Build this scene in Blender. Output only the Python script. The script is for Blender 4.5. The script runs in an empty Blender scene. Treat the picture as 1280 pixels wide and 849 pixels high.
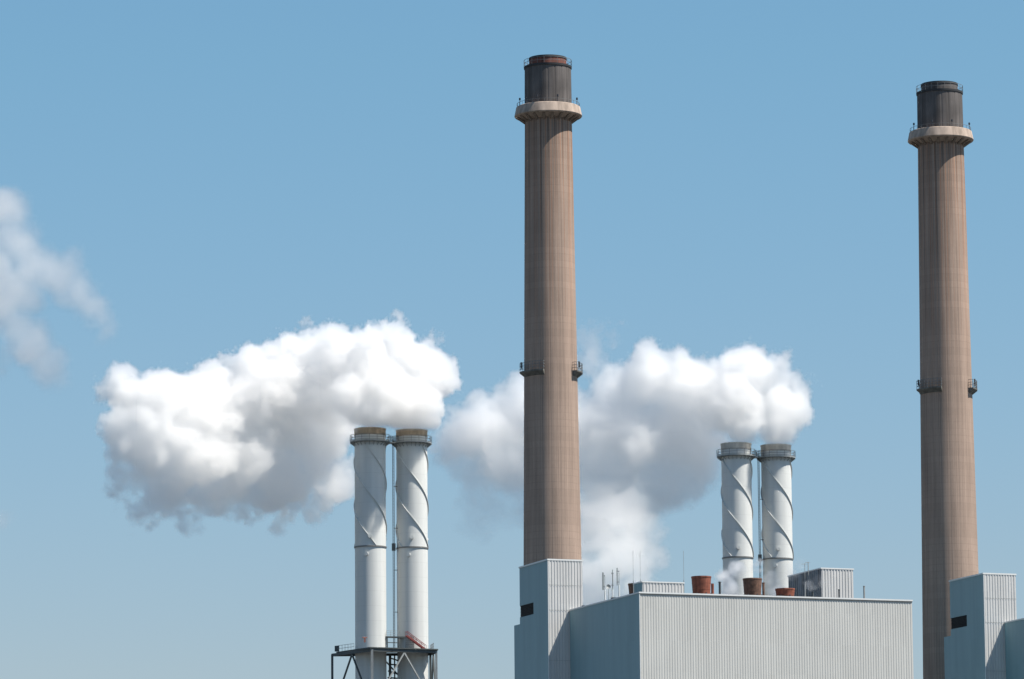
import bpy, bmesh, math, random
from mathutils import Vector, Matrix
random.seed(4)
PI = math.pi
C = bpy.context
SC = C.scene
COL = SC.collection

# ------------------------------------------------------------------ camera, sky, sun, exposure
FPX, PITCH, ROLL, YAW = 5996.0, 0.15247, -0.0084, 0.36075
CAM = Vector((0, 0, 2.0))
FW = Vector((0, math.cos(PITCH), math.sin(PITCH)))
UP0 = Vector((0, -math.sin(PITCH), math.cos(PITCH)))
RT = Vector((1, 0, 0)) * math.cos(ROLL) + UP0 * math.sin(ROLL)
UP = -Vector((1, 0, 0)) * math.sin(ROLL) + UP0 * math.cos(ROLL)
cd = bpy.data.cameras.new('camera')
cam = bpy.data.objects.new('camera', cd)
COL.objects.link(cam)
cam.matrix_world = Matrix(((RT.x, UP.x, -FW.x, CAM.x), (RT.y, UP.y, -FW.y, CAM.y), (RT.z, UP.z, -FW.z, CAM.z), (0, 0, 0, 1)))
cd.sensor_width = 36.0
cd.lens = 36.0 * FPX / 1280.0
cd.clip_start = 1.0
cd.clip_end = 60000.0
SC.camera = cam

SUN_E = math.radians(59.0)
SUN_H = Vector((0.955, -0.297, 0)).normalized()
SUN_DIR = SUN_H * math.cos(SUN_E) + Vector((0, 0, math.sin(SUN_E)))
SUN_POWER, SKY_STRENGTH, EXPOSURE = 3.85, 0.05, 1.13
world = bpy.data.worlds.new('World')
SC.world = world
world.use_nodes = True
wt = world.node_tree
bg = wt.nodes['Background']
sky = wt.nodes.new('ShaderNodeTexSky')
sky.sky_type = 'NISHITA'
sky.sun_disc = False
sky.sun_elevation = SUN_E
sky.sun_rotation = math.atan2(SUN_H.x, SUN_H.y)
sky.air_density = 1.5
sky.dust_density = 0.3
sky.ozone_density = 10.0
# the air near the horizon is a little less green than the model's, higher up a little less violet
wtc = wt.nodes.new('ShaderNodeTexCoord')
wsx = wt.nodes.new('ShaderNodeSeparateXYZ')
wt.links.new(wtc.outputs['Generated'], wsx.inputs[0])
wrp = wt.nodes.new('ShaderNodeMapRange')
wrp.inputs[1].default_value = 0.08
wrp.inputs[2].default_value = 0.21
wt.links.new(wsx.outputs[2], wrp.inputs[0])
wmx = wt.nodes.new('ShaderNodeMix')
wmx.data_type = 'RGBA'
wmx.inputs[6].default_value = (1.02, 0.965, 1.05, 1)
wmx.inputs[7].default_value = (0.955, 1.075, 1.02, 1)
wt.links.new(wrp.outputs[0], wmx.inputs[0])
wmu = wt.nodes.new('ShaderNodeMix')
wmu.data_type = 'RGBA'
wmu.blend_type = 'MULTIPLY'
wmu.inputs[0].default_value = 1.0
wt.links.new(sky.outputs[0], wmu.inputs[6])
wt.links.new(wmx.outputs[2], wmu.inputs[7])
wt.links.new(wmu.outputs[2], bg.inputs['Color'])
bg.inputs['Strength'].default_value = SKY_STRENGTH

sd = bpy.data.lights.new('sun', 'SUN')
sd.energy = SUN_POWER
sd.angle = math.radians(0.53)
sd.color = (1.0, 0.95, 0.875)
so = bpy.data.objects.new('sun', sd)
COL.objects.link(so)
so.rotation_euler = (-SUN_DIR).to_track_quat('-Z', 'Y').to_euler()
so.location = (200, -100, 400)

vs = SC.view_settings
vs.view_transform = 'Standard'
vs.look = 'None'
vs.exposure = EXPOSURE
vs.gamma = 1.0
SC.cycles.max_bounces = 36
SC.cycles.diffuse_bounces = 4
SC.cycles.volume_bounces = 32
SC.cycles.transparent_max_bounces = 16
SC.cycles.volume_step_rate = 1.0


# ------------------------------------------------------------------ pixel -> place
def pt(px, py, Y):
    """point on the vertical plane y = Y seen at photograph pixel px, py"""
    d = FW * FPX + RT * (px - 640.0) - UP * (py - 424.5)
    return CAM + d * ((Y - CAM.y) / d.y)


def mpp(px, py, Y):
    """metres per pixel there"""
    return (pt(px, py, Y) - CAM).dot(FW) / FPX


U = Vector((math.cos(YAW), math.sin(YAW), 0))      # along the fronts of the boiler houses
V = Vector((-math.sin(YAW), math.cos(YAW), 0))     # away from the camera, along their sides
Z = Vector((0, 0, 1))


def on_line(px, py, origin, direction):
    """distance t along direction from origin at which the point has pixel column px (py only for the height)"""
    d = FW * FPX + RT * (px - 640.0) - UP * (py - 424.5)
    # (origin + t dir - CAM) x d (horizontal) = 0
    o = origin - CAM
    return -(o.x * d.y - o.y * d.x) / (direction.x * d.y - direction.y * d.x)


# ------------------------------------------------------------------ materials
def nodes(name):
    m = bpy.data.materials.new(name)
    m.use_nodes = True
    nt = m.node_tree
    return m, nt, nt.nodes['Principled BSDF']


def mat(name, col, rough=0.6, metal=0.0, var=0.12, scale=0.6, streak=None, spec=0.4, bump=0.0, sheet=None, seam=None):
    """paint or metal with soft blotches and optional vertical dirt streaks"""
    m, nt, b = nodes(name)
    N, L = nt.nodes, nt.links
    tc = N.new('ShaderNodeTexCoord')
    mp = N.new('ShaderNodeMapping')
    L.new(tc.outputs['Object'], mp.inputs[0])
    n = N.new('ShaderNodeTexNoise')
    n.inputs['Scale'].default_value = scale
    n.inputs['Detail'].default_value = 6
    L.new(mp.outputs[0], n.inputs[0])
    r = N.new('ShaderNodeMapRange')
    r.inputs[1].default_value = 0.3
    r.inputs[2].default_value = 0.7
    r.inputs[3].default_value = 1 - var
    r.inputs[4].default_value = 1 + var
    L.new(n.outputs[0], r.inputs[0])
    fac = r.outputs[0]
    mp.inputs['Scale'].default_value = (1, 1, 1)
    if streak:
        mp2 = N.new('ShaderNodeMapping')
        mp2.inputs['Scale'].default_value = (streak[0], streak[0], streak[1])
        L.new(tc.outputs['Object'], mp2.inputs[0])
        n2 = N.new('ShaderNodeTexNoise')
        n2.inputs['Scale'].default_value = 1.0
        n2.inputs['Detail'].default_value = 4
        L.new(mp2.outputs[0], n2.inputs[0])
        r2 = N.new('ShaderNodeMapRange')
        r2.inputs[1].default_value = 0.35
        r2.inputs[2].default_value = 0.68
        r2.inputs[3].default_value = 1.0
        r2.inputs[4].default_value = 1 - streak[2]
        L.new(n2.outputs[0], r2.inputs[0])
        mu = N.new('ShaderNodeMath')
        mu.operation = 'MULTIPLY'
        L.new(fac, mu.inputs[0])
        L.new(r2.outputs[0], mu.inputs[1])
        fac = mu.outputs[0]
    if sheet or seam:
        sx = N.new('ShaderNodeSeparateXYZ')
        L.new(tc.outputs['Object'], sx.inputs[0])

        def mm(op, a, c):
            q = N.new('ShaderNodeMath')
            q.operation = op
            for i, v in enumerate((a, c)):
                if isinstance(v, (int, float)):
                    q.inputs[i].default_value = v
                else:
                    L.new(v, q.inputs[i])
            return q.outputs[0]
    if sheet:                                   # each sheet of cladding its own tone
        cb = N.new('ShaderNodeCombineXYZ')
        L.new(mm('FLOOR', mm('DIVIDE', mm('ADD', sx.outputs[0], sx.outputs[1]), sheet[0]), 0), cb.inputs[0])
        L.new(mm('FLOOR', mm('DIVIDE', sx.outputs[2], sheet[1]), 0), cb.inputs[1])
        wn_ = N.new('ShaderNodeTexWhiteNoise')
        L.new(cb.outputs[0], wn_.inputs['Vector'])
        fac = mm('MULTIPLY', fac, mm('ADD', mm('MULTIPLY', wn_.outputs[0], sheet[2]), 1 - sheet[2] * .6))
    if seam:                                    # plate seams: thin dark weld rings
        fr_ = mm('FRACT', mm('DIVIDE', sx.outputs[2], seam[0]), 0)
        ln_ = mm('LESS_THAN', fr_, seam[1])
        fac = mm('MULTIPLY', fac, mm('SUBTRACT', 1.0, mm('MULTIPLY', ln_, seam[2])))
    vm = N.new('ShaderNodeVectorMath')
    vm.operation = 'SCALE'
    vm.inputs[0].default_value = col
    L.new(fac, vm.inputs['Scale'])
    L.new(vm.outputs[0], b.inputs['Base Color'])
    b.inputs['Roughness'].default_value = rough
    b.inputs['Metallic'].default_value = metal
    b.inputs['Specular IOR Level'].default_value = spec
    return m


def concrete(name, base, z_top, dark_top=0.0, joints=20, lift=1.25):
    """slip-formed concrete in cylindrical coordinates: board lifts, joints, soot and rust runs under the collar"""
    m, nt, b = nodes(name)
    N, L = nt.nodes, nt.links

    def math_(op, a, c=None, d=None, clamp=False):
        q = N.new('ShaderNodeMath')
        q.operation = op
        q.use_clamp = clamp
        for i, v in enumerate((a, c, d)):
            if v is None:
                continue
            if isinstance(v, (int, float)):
                q.inputs[i].default_value = v
            else:
                L.new(v, q.inputs[i])
        return q.outputs[0]

    tc = N.new('ShaderNodeTexCoord')
    sx = N.new('ShaderNodeSeparateXYZ')
    L.new(tc.outputs['Object'], sx.inputs[0])
    ang = math_('ARCTAN2', sx.outputs[1], sx.outputs[0])
    z = sx.outputs[2]
    # cylindrical vector  (cos, sin, z)
    ca, sa = math_('COSINE', ang), math_('SINE', ang)

    def cyl(ka, kz):
        cb = N.new('ShaderNodeCombineXYZ')
        L.new(math_('MULTIPLY', ca, ka), cb.inputs[0])
        L.new(math_('MULTIPLY', sa, ka), cb.inputs[1])
        L.new(math_('MULTIPLY', z, kz), cb.inputs[2])
        return cb.outputs[0]

    def noise(vec, det=4, rough=0.55):
        n = N.new('ShaderNodeTexNoise')
        n.inputs['Scale'].default_value = 1
        n.inputs['Detail'].default_value = det
        n.inputs['Roughness'].default_value = rough
        L.new(vec, n.inputs[0])
        return n.outputs[0]

    def ramp(v, a, c, lo, hi):
        r = N.new('ShaderNodeMapRange')
        for i, q in enumerate((a, c, lo, hi)):
            r.inputs[i + 1].default_value = q
        L.new(v, r.inputs[0])
        return r.outputs[0]

    blot = ramp(noise(cyl(4, 0.06), 6), 0.3, 0.7, 0.82, 1.12)
    fine = ramp(noise(cyl(60, 1.5), 3), 0.3, 0.7, 0.94, 1.06)
    streak = ramp(noise(cyl(34, 0.03), 4), 0.40, 0.72, 1.03, 0.72)
    # lifts: each pour its own tone, with a dark line between
    zl = math_('DIVIDE', z, lift)
    fl = math_('FLOOR', zl)
    wn = N.new('ShaderNodeTexWhiteNoise')
    wn.noise_dimensions = '1D'
    L.new(fl, wn.inputs['W'])
    tone = ramp(wn.outputs[0], 0, 1, 0.95, 1.04)
    fr = math_('FRACT', zl)
    ln = math_('GREATER_THAN', math_('ABSOLUTE', math_('SUBTRACT', fr, 0.5)), 0.45)
    line = math_('SUBTRACT', 1, math_('MULTIPLY', math_('MULTIPLY', ln, 0.13), wn.outputs[0]))
    # vertical joints with broken soot lines
    aj = math_('MULTIPLY', ang, joints / (2 * PI))
    fj = math_('ABSOLUTE', math_('SUBTRACT', math_('FRACT', math_('ADD', aj, 0.5)), 0.5))
    jw = math_('LESS_THAN', fj, 0.032)
    wj = N.new('ShaderNodeTexWhiteNoise')
    wj.noise_dimensions = '1D'
    L.new(math_('FLOOR', math_('ADD', aj, 0.5)), wj.inputs['W'])
    jn = ramp(noise(cyl(9, 0.09), 3), 0.35, 0.6, 0.25, 1.0)
    js = math_('MULTIPLY', math_('MULTIPLY', jw, jn), ramp(wj.outputs[0], 0, 1, 0.0, 0.5))
    joint = math_('SUBTRACT', 1, js)
    # soot running down from the collar
    run = ramp(z, z_top - 34, z_top - 1, 0, 1)
    sn = ramp(noise(cyl(26, 0.02), 3), 0.42, 0.66, 0.0, 1.0)
    near = math_('LESS_THAN', fj, 0.17)
    soot = math_('MULTIPLY', math_('MULTIPLY', run, run), math_('ADD', math_('MULTIPLY', sn, 0.45), math_('MULTIPLY', near, 0.24)))
    soot = math_('SUBTRACT', 1, soot)
    f = math_('MULTIPLY', blot, fine)
    for q in (streak, tone, line, joint, soot):
        f = math_('MULTIPLY', f, q)
    rustn = math_('MULTIPLY', ramp(noise(cyl(14, 0.012), 2), 0.50, 0.60, 0.0, 0.6), ramp(z, z_top - 45, z_top - 8, 0, 1))
    mx = N.new('ShaderNodeMix')
    mx.data_type = 'RGBA'
    L.new(rustn, mx.inputs[0])
    mx.inputs[6].default_value = (*base, 1)
    mx.inputs[7].default_value = (0.42, 0.2, 0.11, 1)
    vm = N.new('ShaderNodeVectorMath')
    vm.operation = 'SCALE'
    L.new(mx.outputs[2], vm.inputs[0])
    L.new(f, vm.inputs['Scale'])
    L.new(vm.outputs[0], b.inputs['Base Color'])
    b.inputs['Roughness'].default_value = 0.9
    b.inputs['Specular IOR Level'].default_value = 0.2
    return m


M_COAT = mat('white_coated_steel', (0.585, 0.59, 0.565), 0.62, 0, 0.03, 0.08, (1.2, 0.05, 0.09), 0.3, seam=(2.95, 0.03, 0.10))
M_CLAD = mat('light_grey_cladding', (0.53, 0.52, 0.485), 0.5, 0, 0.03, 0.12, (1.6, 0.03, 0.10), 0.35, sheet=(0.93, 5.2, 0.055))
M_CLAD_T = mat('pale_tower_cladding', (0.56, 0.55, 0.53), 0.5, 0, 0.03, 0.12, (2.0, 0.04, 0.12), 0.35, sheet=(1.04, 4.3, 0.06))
M_SIDE = mat('shade_blue_side_cladding', (0.215, 0.33, 0.355), 0.5, 0, 0.04, 0.05, (0.8, 0.02, 0.09), 0.35, sheet=(0.93, 5.2, 0.05))  # cladding colour darkened and blued to carry the shade of the side walls
M_COPE = mat('white_coping', (0.65, 0.65, 0.63), 0.45, 0, 0.04, 0.5)
M_GAP = mat('dark_seam', (0.07, 0.08, 0.085), 0.8, 0, 0.1, 0.5)
M_ROOF = mat('roof_felt', (0.12, 0.12, 0.12), 0.9, 0, 0.15, 0.4)
M_LOUVRE = mat('black_louvre', (0.016, 0.018, 0.02), 0.7, 0, 0.2, 1.0)
M_STEEL = mat('galvanised_steel', (0.30, 0.31, 0.30), 0.55, 0.2, 0.12, 1.2)
M_DARK = mat('dark_painted_steel', (0.075, 0.085, 0.085), 0.6, 0.1, 0.15, 1.2)
M_RAIL = mat('rail_steel', (0.17, 0.17, 0.165), 0.6, 0.2, 0.15, 1.2)
M_TAN = mat('weathered_tan_band', (0.40, 0.31, 0.21), 0.7, 0, 0.15, 0.8, (1.2, 0.4, 0.35))
M_CREAM = mat('weathered_cream_band', (0.52, 0.47, 0.40), 0.7, 0, 0.12, 0.8, (1.2, 0.4, 0.3))
M_SOOT = mat('sooty_liner', (0.05, 0.048, 0.045), 0.9, 0, 0.3, 0.5)
M_RUSTY = mat('rust_red_rim', (0.19, 0.07, 0.05), 0.8, 0, 0.3, 0.7, (1.5, 0.3, 0.5))
M_POT = mat('rusty_orange_vent', (0.27, 0.085, 0.05), 0.75, 0, 0.25, 1.2, (2.5, 0.5, 0.45))
M_POT2 = mat('brown_rusty_vent', (0.17, 0.09, 0.06), 0.8, 0, 0.35, 1.4, (2.5, 0.5, 0.5))
M_FADED = mat('faded_red_valve', (0.30, 0.13, 0.10), 0.6, 0, 0.1, 1.0)
M_REDRAIL = mat('red_stair_paint', (0.21, 0.05, 0.045), 0.55, 0, 0.1, 1.0)
M_LAMP = mat('lamp_housing', (0.03, 0.03, 0.035), 0.4, 0, 0.1, 1.0)
M_WHITEP = mat('white_mast_paint', (0.66, 0.66, 0.64), 0.5, 0, 0.08, 1.0)
M_ANT = mat('grey_antenna', (0.28, 0.29, 0.28), 0.5, 0, 0.08, 1.0)
M_BOX = mat('blue_metal_cladding', (0.15, 0.18, 0.21), 0.35, 0.1, 0.3, 0.5, (1.6, 0.15, 0.5))
M_CONC = concrete('brown_concrete', (0.345, 0.254, 0.20), 171.8)
M_COLLAR = mat('pale_concrete_collar', (0.43, 0.34, 0.275), 0.9, 0, 0.14, 0.5, (1.4, 0.25, 0.38), 0.2)
M_SOFFIT = mat('dark_concrete_soffit', (0.22, 0.17, 0.135), 0.9, 0, 0.15, 0.5, (1.2, 0.25, 0.3), 0.2)  # darker streaked concrete for the ribs under the collar
M_BALC = mat('shaded_weathered_balcony', (0.17, 0.165, 0.15), 0.85, 0, 0.15, 0.8, (1.2, 0.4, 0.4), 0.2)  # dark tone carries the balcony's shade; the streaks are weathering
M_SHIELD = mat('sooty_concrete_windshield', (0.125, 0.112, 0.106), 0.9, 0, 0.18, 0.35, (1.6, 0.08, 0.45), 0.2)
M_BLACKRIM = mat('black_rim', (0.03, 0.032, 0.035), 0.8, 0, 0.2, 0.6)


# ------------------------------------------------------------------ mesh helpers
class MB:
    def __init__(self):
        self.bm = bmesh.new()

    def box(self, c, s, u=Vector((1, 0, 0)), v=Vector((0, 1, 0)), w=Z):
        c = Vector(c)
        vs_ = []
        for k in (-.5, .5):
            for j in (-.5, .5):
                for i in (-.5, .5):
                    vs_.append(self.bm.verts.new(c + u * (i * s[0]) + v * (j * s[1]) + w * (k * s[2])))
        for f in ((0, 2, 3, 1), (4, 5, 7, 6), (0, 1, 5, 4), (2, 6, 7, 3), (0, 4, 6, 2), (1, 3, 7, 5)):
            self.bm.faces.new([vs_[i] for i in f])
        return self

    def bar(self, a, b, w=0.1, h=None, n=4):
        a, b = Vector(a), Vector(b)
        d = (b - a)
        if d.length < 1e-6:
            return self
        d.normalize()
        s = d.cross(Z)
        if s.length < 1e-3:
            s = Vector((1, 0, 0))
        s.normalize()
        t = s.cross(d)
        h = h or w
        rings = []
        for p in (a, b):
            ring = []
            for k in range(n):
                an = 2 * PI * (k + .5) / n
                q = 1 / math.cos(PI / n) if n == 4 else 1
                ring.append(self.bm.verts.new(p + s * (math.cos(an) * w / 2 * q) + t * (math.sin(an) * h / 2 * q)))
            rings.append(ring)
        for k in range(n):
            self.bm.faces.new((rings[0][k], rings[0][(k + 1) % n], rings[1][(k + 1) % n], rings[1][k]))
        self.bm.faces.new(rings[0][::-1])
        self.bm.faces.new(rings[1])
        return self

    def lathe(self, prof, n=64, c=(0, 0, 0), mod=None, a0=0.0, a1=2 * PI, cap=False):
        """prof: (r, z) list. mod(i_angle, k_profile, r) -> r"""
        c = Vector(c)
        full = abs(a1 - a0 - 2 * PI) < 1e-6
        cnt = n if full else n + 1
        rings = []
        for k, (r, z) in enumerate(prof):
            ring = []
            for i in range(cnt):
                an = a0 + (a1 - a0) * i / n
                rr = mod(an, k, r) if mod else r
                ring.append(self.bm.verts.new(c + Vector((math.cos(an) * rr, math.sin(an) * rr, z))))
            rings.append(ring)
        for k in range(len(prof) - 1):
            for i in range(n):
                j = (i + 1) % cnt
                self.bm.faces.new((rings[k][i], rings[k][j], rings[k + 1][j], rings[k + 1][i]))
        if cap:
            self.bm.faces.new(rings[0][::-1])
            self.bm.faces.new(rings[-1])
        if not full:
            self.bm.faces.new([rings[k][0] for k in range(len(prof))])
            self.bm.faces.new([rings[k][-1] for k in range(len(prof))][::-1])
        return self

    def tube(self, pts, r, n=6):
        for a, b in zip(pts[:-1], pts[1:]):
            self.bar(a, b, 2 * r, n=n)
        return self

    def poly_prism(self, pts, z0, z1):
        lo = [self.bm.verts.new((p[0], p[1], z0)) for p in pts]
        hi = [self.bm.verts.new((p[0], p[1], z1)) for p in pts]
        n = len(pts)
        self.bm.faces.new(lo[::-1])
        self.bm.faces.new(hi)
        for i in range(n):
            self.bm.faces.new((lo[i], lo[(i + 1) % n], hi[(i + 1) % n], hi[i]))
        return self

    def build(self, name, material, parent=None, smooth=None, loc=None):
        bmesh.ops.recalc_face_normals(self.bm, faces=self.bm.faces[:])
        me = bpy.data.meshes.new(name)
        if smooth is not None:
            for f in self.bm.faces:
                f.smooth = True
            for e in self.bm.edges:
                if len(e.link_faces) == 2 and e.calc_face_angle(0) > smooth:
                    e.smooth = False
        self.bm.to_mesh(me)
        self.bm.free()
        me.materials.append(material)
        o = bpy.data.objects.new(name, me)
        COL.objects.link(o)
        if parent is not None:
            o.parent = parent
        if loc is not None:
            o.location = loc
        return o


def tag(o, label=None, cat=None, group=None, kind=None):
    for k, v in (('label', label), ('category', cat), ('group', group), ('kind', kind)):
        if v:
            o[k] = v
    return o


def thing(name, label, cat, loc=(0, 0, 0), rz=0.0, group=None):
    o = bpy.data.objects.new(name, None)
    o.empty_display_size = 0.5
    COL.objects.link(o)
    o.location = loc
    o.rotation_euler = (0, 0, rz)
    return tag(o, label, cat, group)


def copy_tree(o, parent=None):
    c = o.copy()
    COL.objects.link(c)
    c.parent = parent
    if parent is not None:
        c.matrix_parent_inverse = o.matrix_parent_inverse.copy()
    for ch in list(o.children):
        copy_tree(ch, c)
    return c


# ------------------------------------------------------------------ ground (below the frame)
g = MB()
S_ = 30000
vsq = [g.bm.verts.new(p) for p in ((-S_, -S_, 0), (S_, -S_, 0), (S_, S_, 0), (-S_, S_, 0))]
g.bm.faces.new(vsq)
M_GROUND = mat('dark_polder_ground', (0.07, 0.072, 0.07), 0.95, 0, 0.35, 0.02)
tag(g.build('ground', M_GROUND), kind='structure')


# ------------------------------------------------------------------ concrete chimneys
Z_TOP = 171.8                                     # underside of the collar on the shaft


def ring_rail(mb, r, z, h, a0=0, a1=2 * PI, posts=24, rails=(1.0, 0.55), t=0.07, n=64):
    for f in rails:
        pts = [Vector((math.cos(a0 + (a1 - a0) * i / n) * r, math.sin(a0 + (a1 - a0) * i / n) * r, z + h * f)) for i in range(n + 1)]
        mb.tube(pts, t / 2, 4)
    for i in range(posts + 1):
        a = a0 + (a1 - a0) * i / posts
        p = Vector((math.cos(a) * r, math.sin(a) * r, z))
        mb.bar(p, p + Z * h, t)


def build_chimney():
    root = thing('concrete_chimney', '', 'chimney')
    kz = 1.0
    # shaft: groove every 18 degrees
    NJ = 20

    def groove(depth):
        def f(an, k, r):
            q = (an / (2 * PI) * NJ) % 1.0
            q = min(q, 1 - q)
            return r - (depth if q < 0.03 else (0.25 * depth if q < 0.08 else 0))
        return f
    # r at heights; base flares gently
    zs = [0, 12, 30, 50, 70, 90, 110, 130, 150, Z_TOP - 10, Z_TOP - 4, Z_TOP]
    def rad(z):
        r = 4.26 + (Z_TOP - z) * 0.0114
        if z < 78:
            r += ((78 - z) / 78) ** 2 * 0.55
        return r
    MB().lathe([(rad(z), z) for z in zs] + [(rad(Z_TOP), Z_TOP + .6)], 320, mod=groove(0.02)).build('shaft', M_CONC, root, 0.5)
    rt = rad(Z_TOP)
    # collar: ring beam flaring a little downwards, soffit sloping in to the shaft, top deck
    ztb, zbb = Z_TOP + 3.15, Z_TOP + 1.4
    ro_t, ro_b = 5.76, 6.12
    MB().lathe([(rt - .1, Z_TOP + 0.62), (rt + .02, Z_TOP + 0.62), (ro_b - 0.9, zbb - .22), (ro_b - .12, zbb - .06), (ro_b, zbb + .1), (ro_t + .04, ztb - .1), (ro_t - .1, ztb), (rt - .05, ztb)], 128
               ).build('collar', M_COLLAR, root, 0.6)
    # corbels under the collar, between the flutes: fin ribs
    for j in range(NJ):
        rb = MB()
        a = 2 * PI * (j + .5) / NJ
        e = Vector((math.cos(a), math.sin(a), 0))
        s = Vector((-math.sin(a), math.cos(a), 0))
        w = .22
        q = []
        for sg in (-1, 1):
            for r_, z_ in ((rt - .1, Z_TOP + .1), (rt + .05, Z_TOP + .2), (ro_b - .5, zbb - .24), (rt - .1, zbb + .2)):
                q.append(rb.bm.verts.new(e * r_ + s * (w * sg) + Z * z_))
        for f in ((0, 1, 2, 3), (7, 6, 5, 4), (0, 4, 5, 1), (1, 5, 6, 2), (2, 6, 7, 3), (3, 7, 4, 0)):
            rb.bm.faces.new([q[i] for i in f])
        rb.build('corbel', M_SOFFIT, root)
    # windshield cylinder
    zc0, zc1 = ztb, ztb + 7.45
    rw = 4.2
    MB().lathe([(rw + .06, zc0 - .05), (rw, zc1 - .35)], 160, mod=groove(0.05)).build('windshield', M_SHIELD, root, 0.5)
    MB().lathe([(rw - .1, zc1 - .4), (rw + .12, zc1 - .38), (rw + .16, zc1 - .02), (rw - .1, zc1), (3.2, zc1 + .05)], 96).build('roof_rim', M_BLACKRIM, root, 0.6)
    # flue outlet
    MB().lathe([(3.38, zc1), (3.38, zc1 + 1.35)], 96).build('flue', M_RUSTY, root, 0.6)
    MB().lathe([(3.42, zc1 + 1.2), (3.46, zc1 + 1.25), (3.44, zc1 + 1.62), (3.2, zc1 + 1.65), (3.1, zc1 + .3), (0.01, zc1 + .25)], 96).build('flue_lip', M_BLACKRIM, root, 0.6)
    # top rail and collar rail
    mb = MB(); ring_rail(mb, rw + .12, zc1 - .02, 1.15, posts=22, rails=(1.0, .5), t=.055); mb.build('top_railing', M_RAIL, root)
    mb = MB(); ring_rail(mb, ro_t - .12, ztb, .62, posts=30, rails=(1.0,), t=.055); mb.build('collar_railing', M_RAIL, root)
    for a in (-PI / 2 + .32, -PI / 2 - .35, -PI / 2 + 1.18, -PI / 2 - 1.12, PI / 2 + .3, PI / 2 - .4):
        p = Vector((math.cos(a), math.sin(a), 0)) * (ro_t - .12) + Z * ztb
        m_ = MB().bar(p, p + Z * 1.0, .08)
        m_.bar(p + Z * .9, p + Z * 1.3, .34, n=8)
        m_.build('obstruction_lamp', M_LAMP, root)
    # three balconies a third of the way round each, halfway up
    zb = 126.5
    r0 = rad(zb)
    for d0, d1 in ((55, 112), (-76, -13), (175, 235)):
        a0, a1 = math.radians(d0 - 90), math.radians(d1 - 90)
        bal = MB().lathe([(r0 - .1, zb - .95), (r0 + .05, zb - .95), (r0 + .95, zb - .25), (r0 + .98, zb - .02), (r0 + .9, zb), (r0 - .1, zb)], 28, a0=a0, a1=a1).build('balcony', M_BALC, root, .5)
        mb = MB(); ring_rail(mb, r0 + .9, zb, 1.5, a0, a1, posts=9, rails=(1, .66, .33), t=.07, n=24)
        for a in (a0, a1):
            e = Vector((math.cos(a), math.sin(a), 0))
            for f in (1, .66, .33):
                mb.bar(e * (r0 - .05) + Z * (zb + 1.5 * f), e * (r0 + .9) + Z * (zb + 1.5 * f), .07)
            mb.bar(e * (r0 + .4) + Z * zb, e * (r0 + .4) + Z * (zb + 1.3), .07)
        mb.build('railing', M_RAIL, bal)
        e = Vector((math.cos(a0 + .15), math.sin(a0 + .15), 0))
        MB().bar(e * (r0 + .9) + Z * (zb + .6), e * (r0 + .9) + Z * (zb + 1.65), .3, n=8).build('lamp', M_LAMP, bal)
    return root


CH1 = build_chimney()
GRP = 'tall brown concrete chimneys behind the boiler houses'
tag(CH1, 'tall brown concrete chimney in the middle with a rust red rim at its mouth', 'chimney', GRP)
p1 = pt(690.7, 700, 850.0)
CH1.location = (p1.x, 850.0, 0)
CH1.rotation_euler.z = math.radians(-1.0)
CH2 = copy_tree(CH1)
p2 = pt(1187.8, 715, 876.0)
CH2.location = (p2.x, 876.0, 0)
tag(CH2, 'brown concrete chimney at the right edge with dark grey rim, no red on its rim', 'chimney')
for c in CH2.children:
    if c.name.startswith('flue') and not c.name.startswith('flue_lip'):
        c.data = c.data.copy()
        c.data.materials[0] = M_SHIELD
    if c.name.startswith('shaft'):
        pass

# ------------------------------------------------------------------ white steel flue stacks
R_ST = 3.10
H_REF = (pt(462.6, 546, 950).z)


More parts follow.
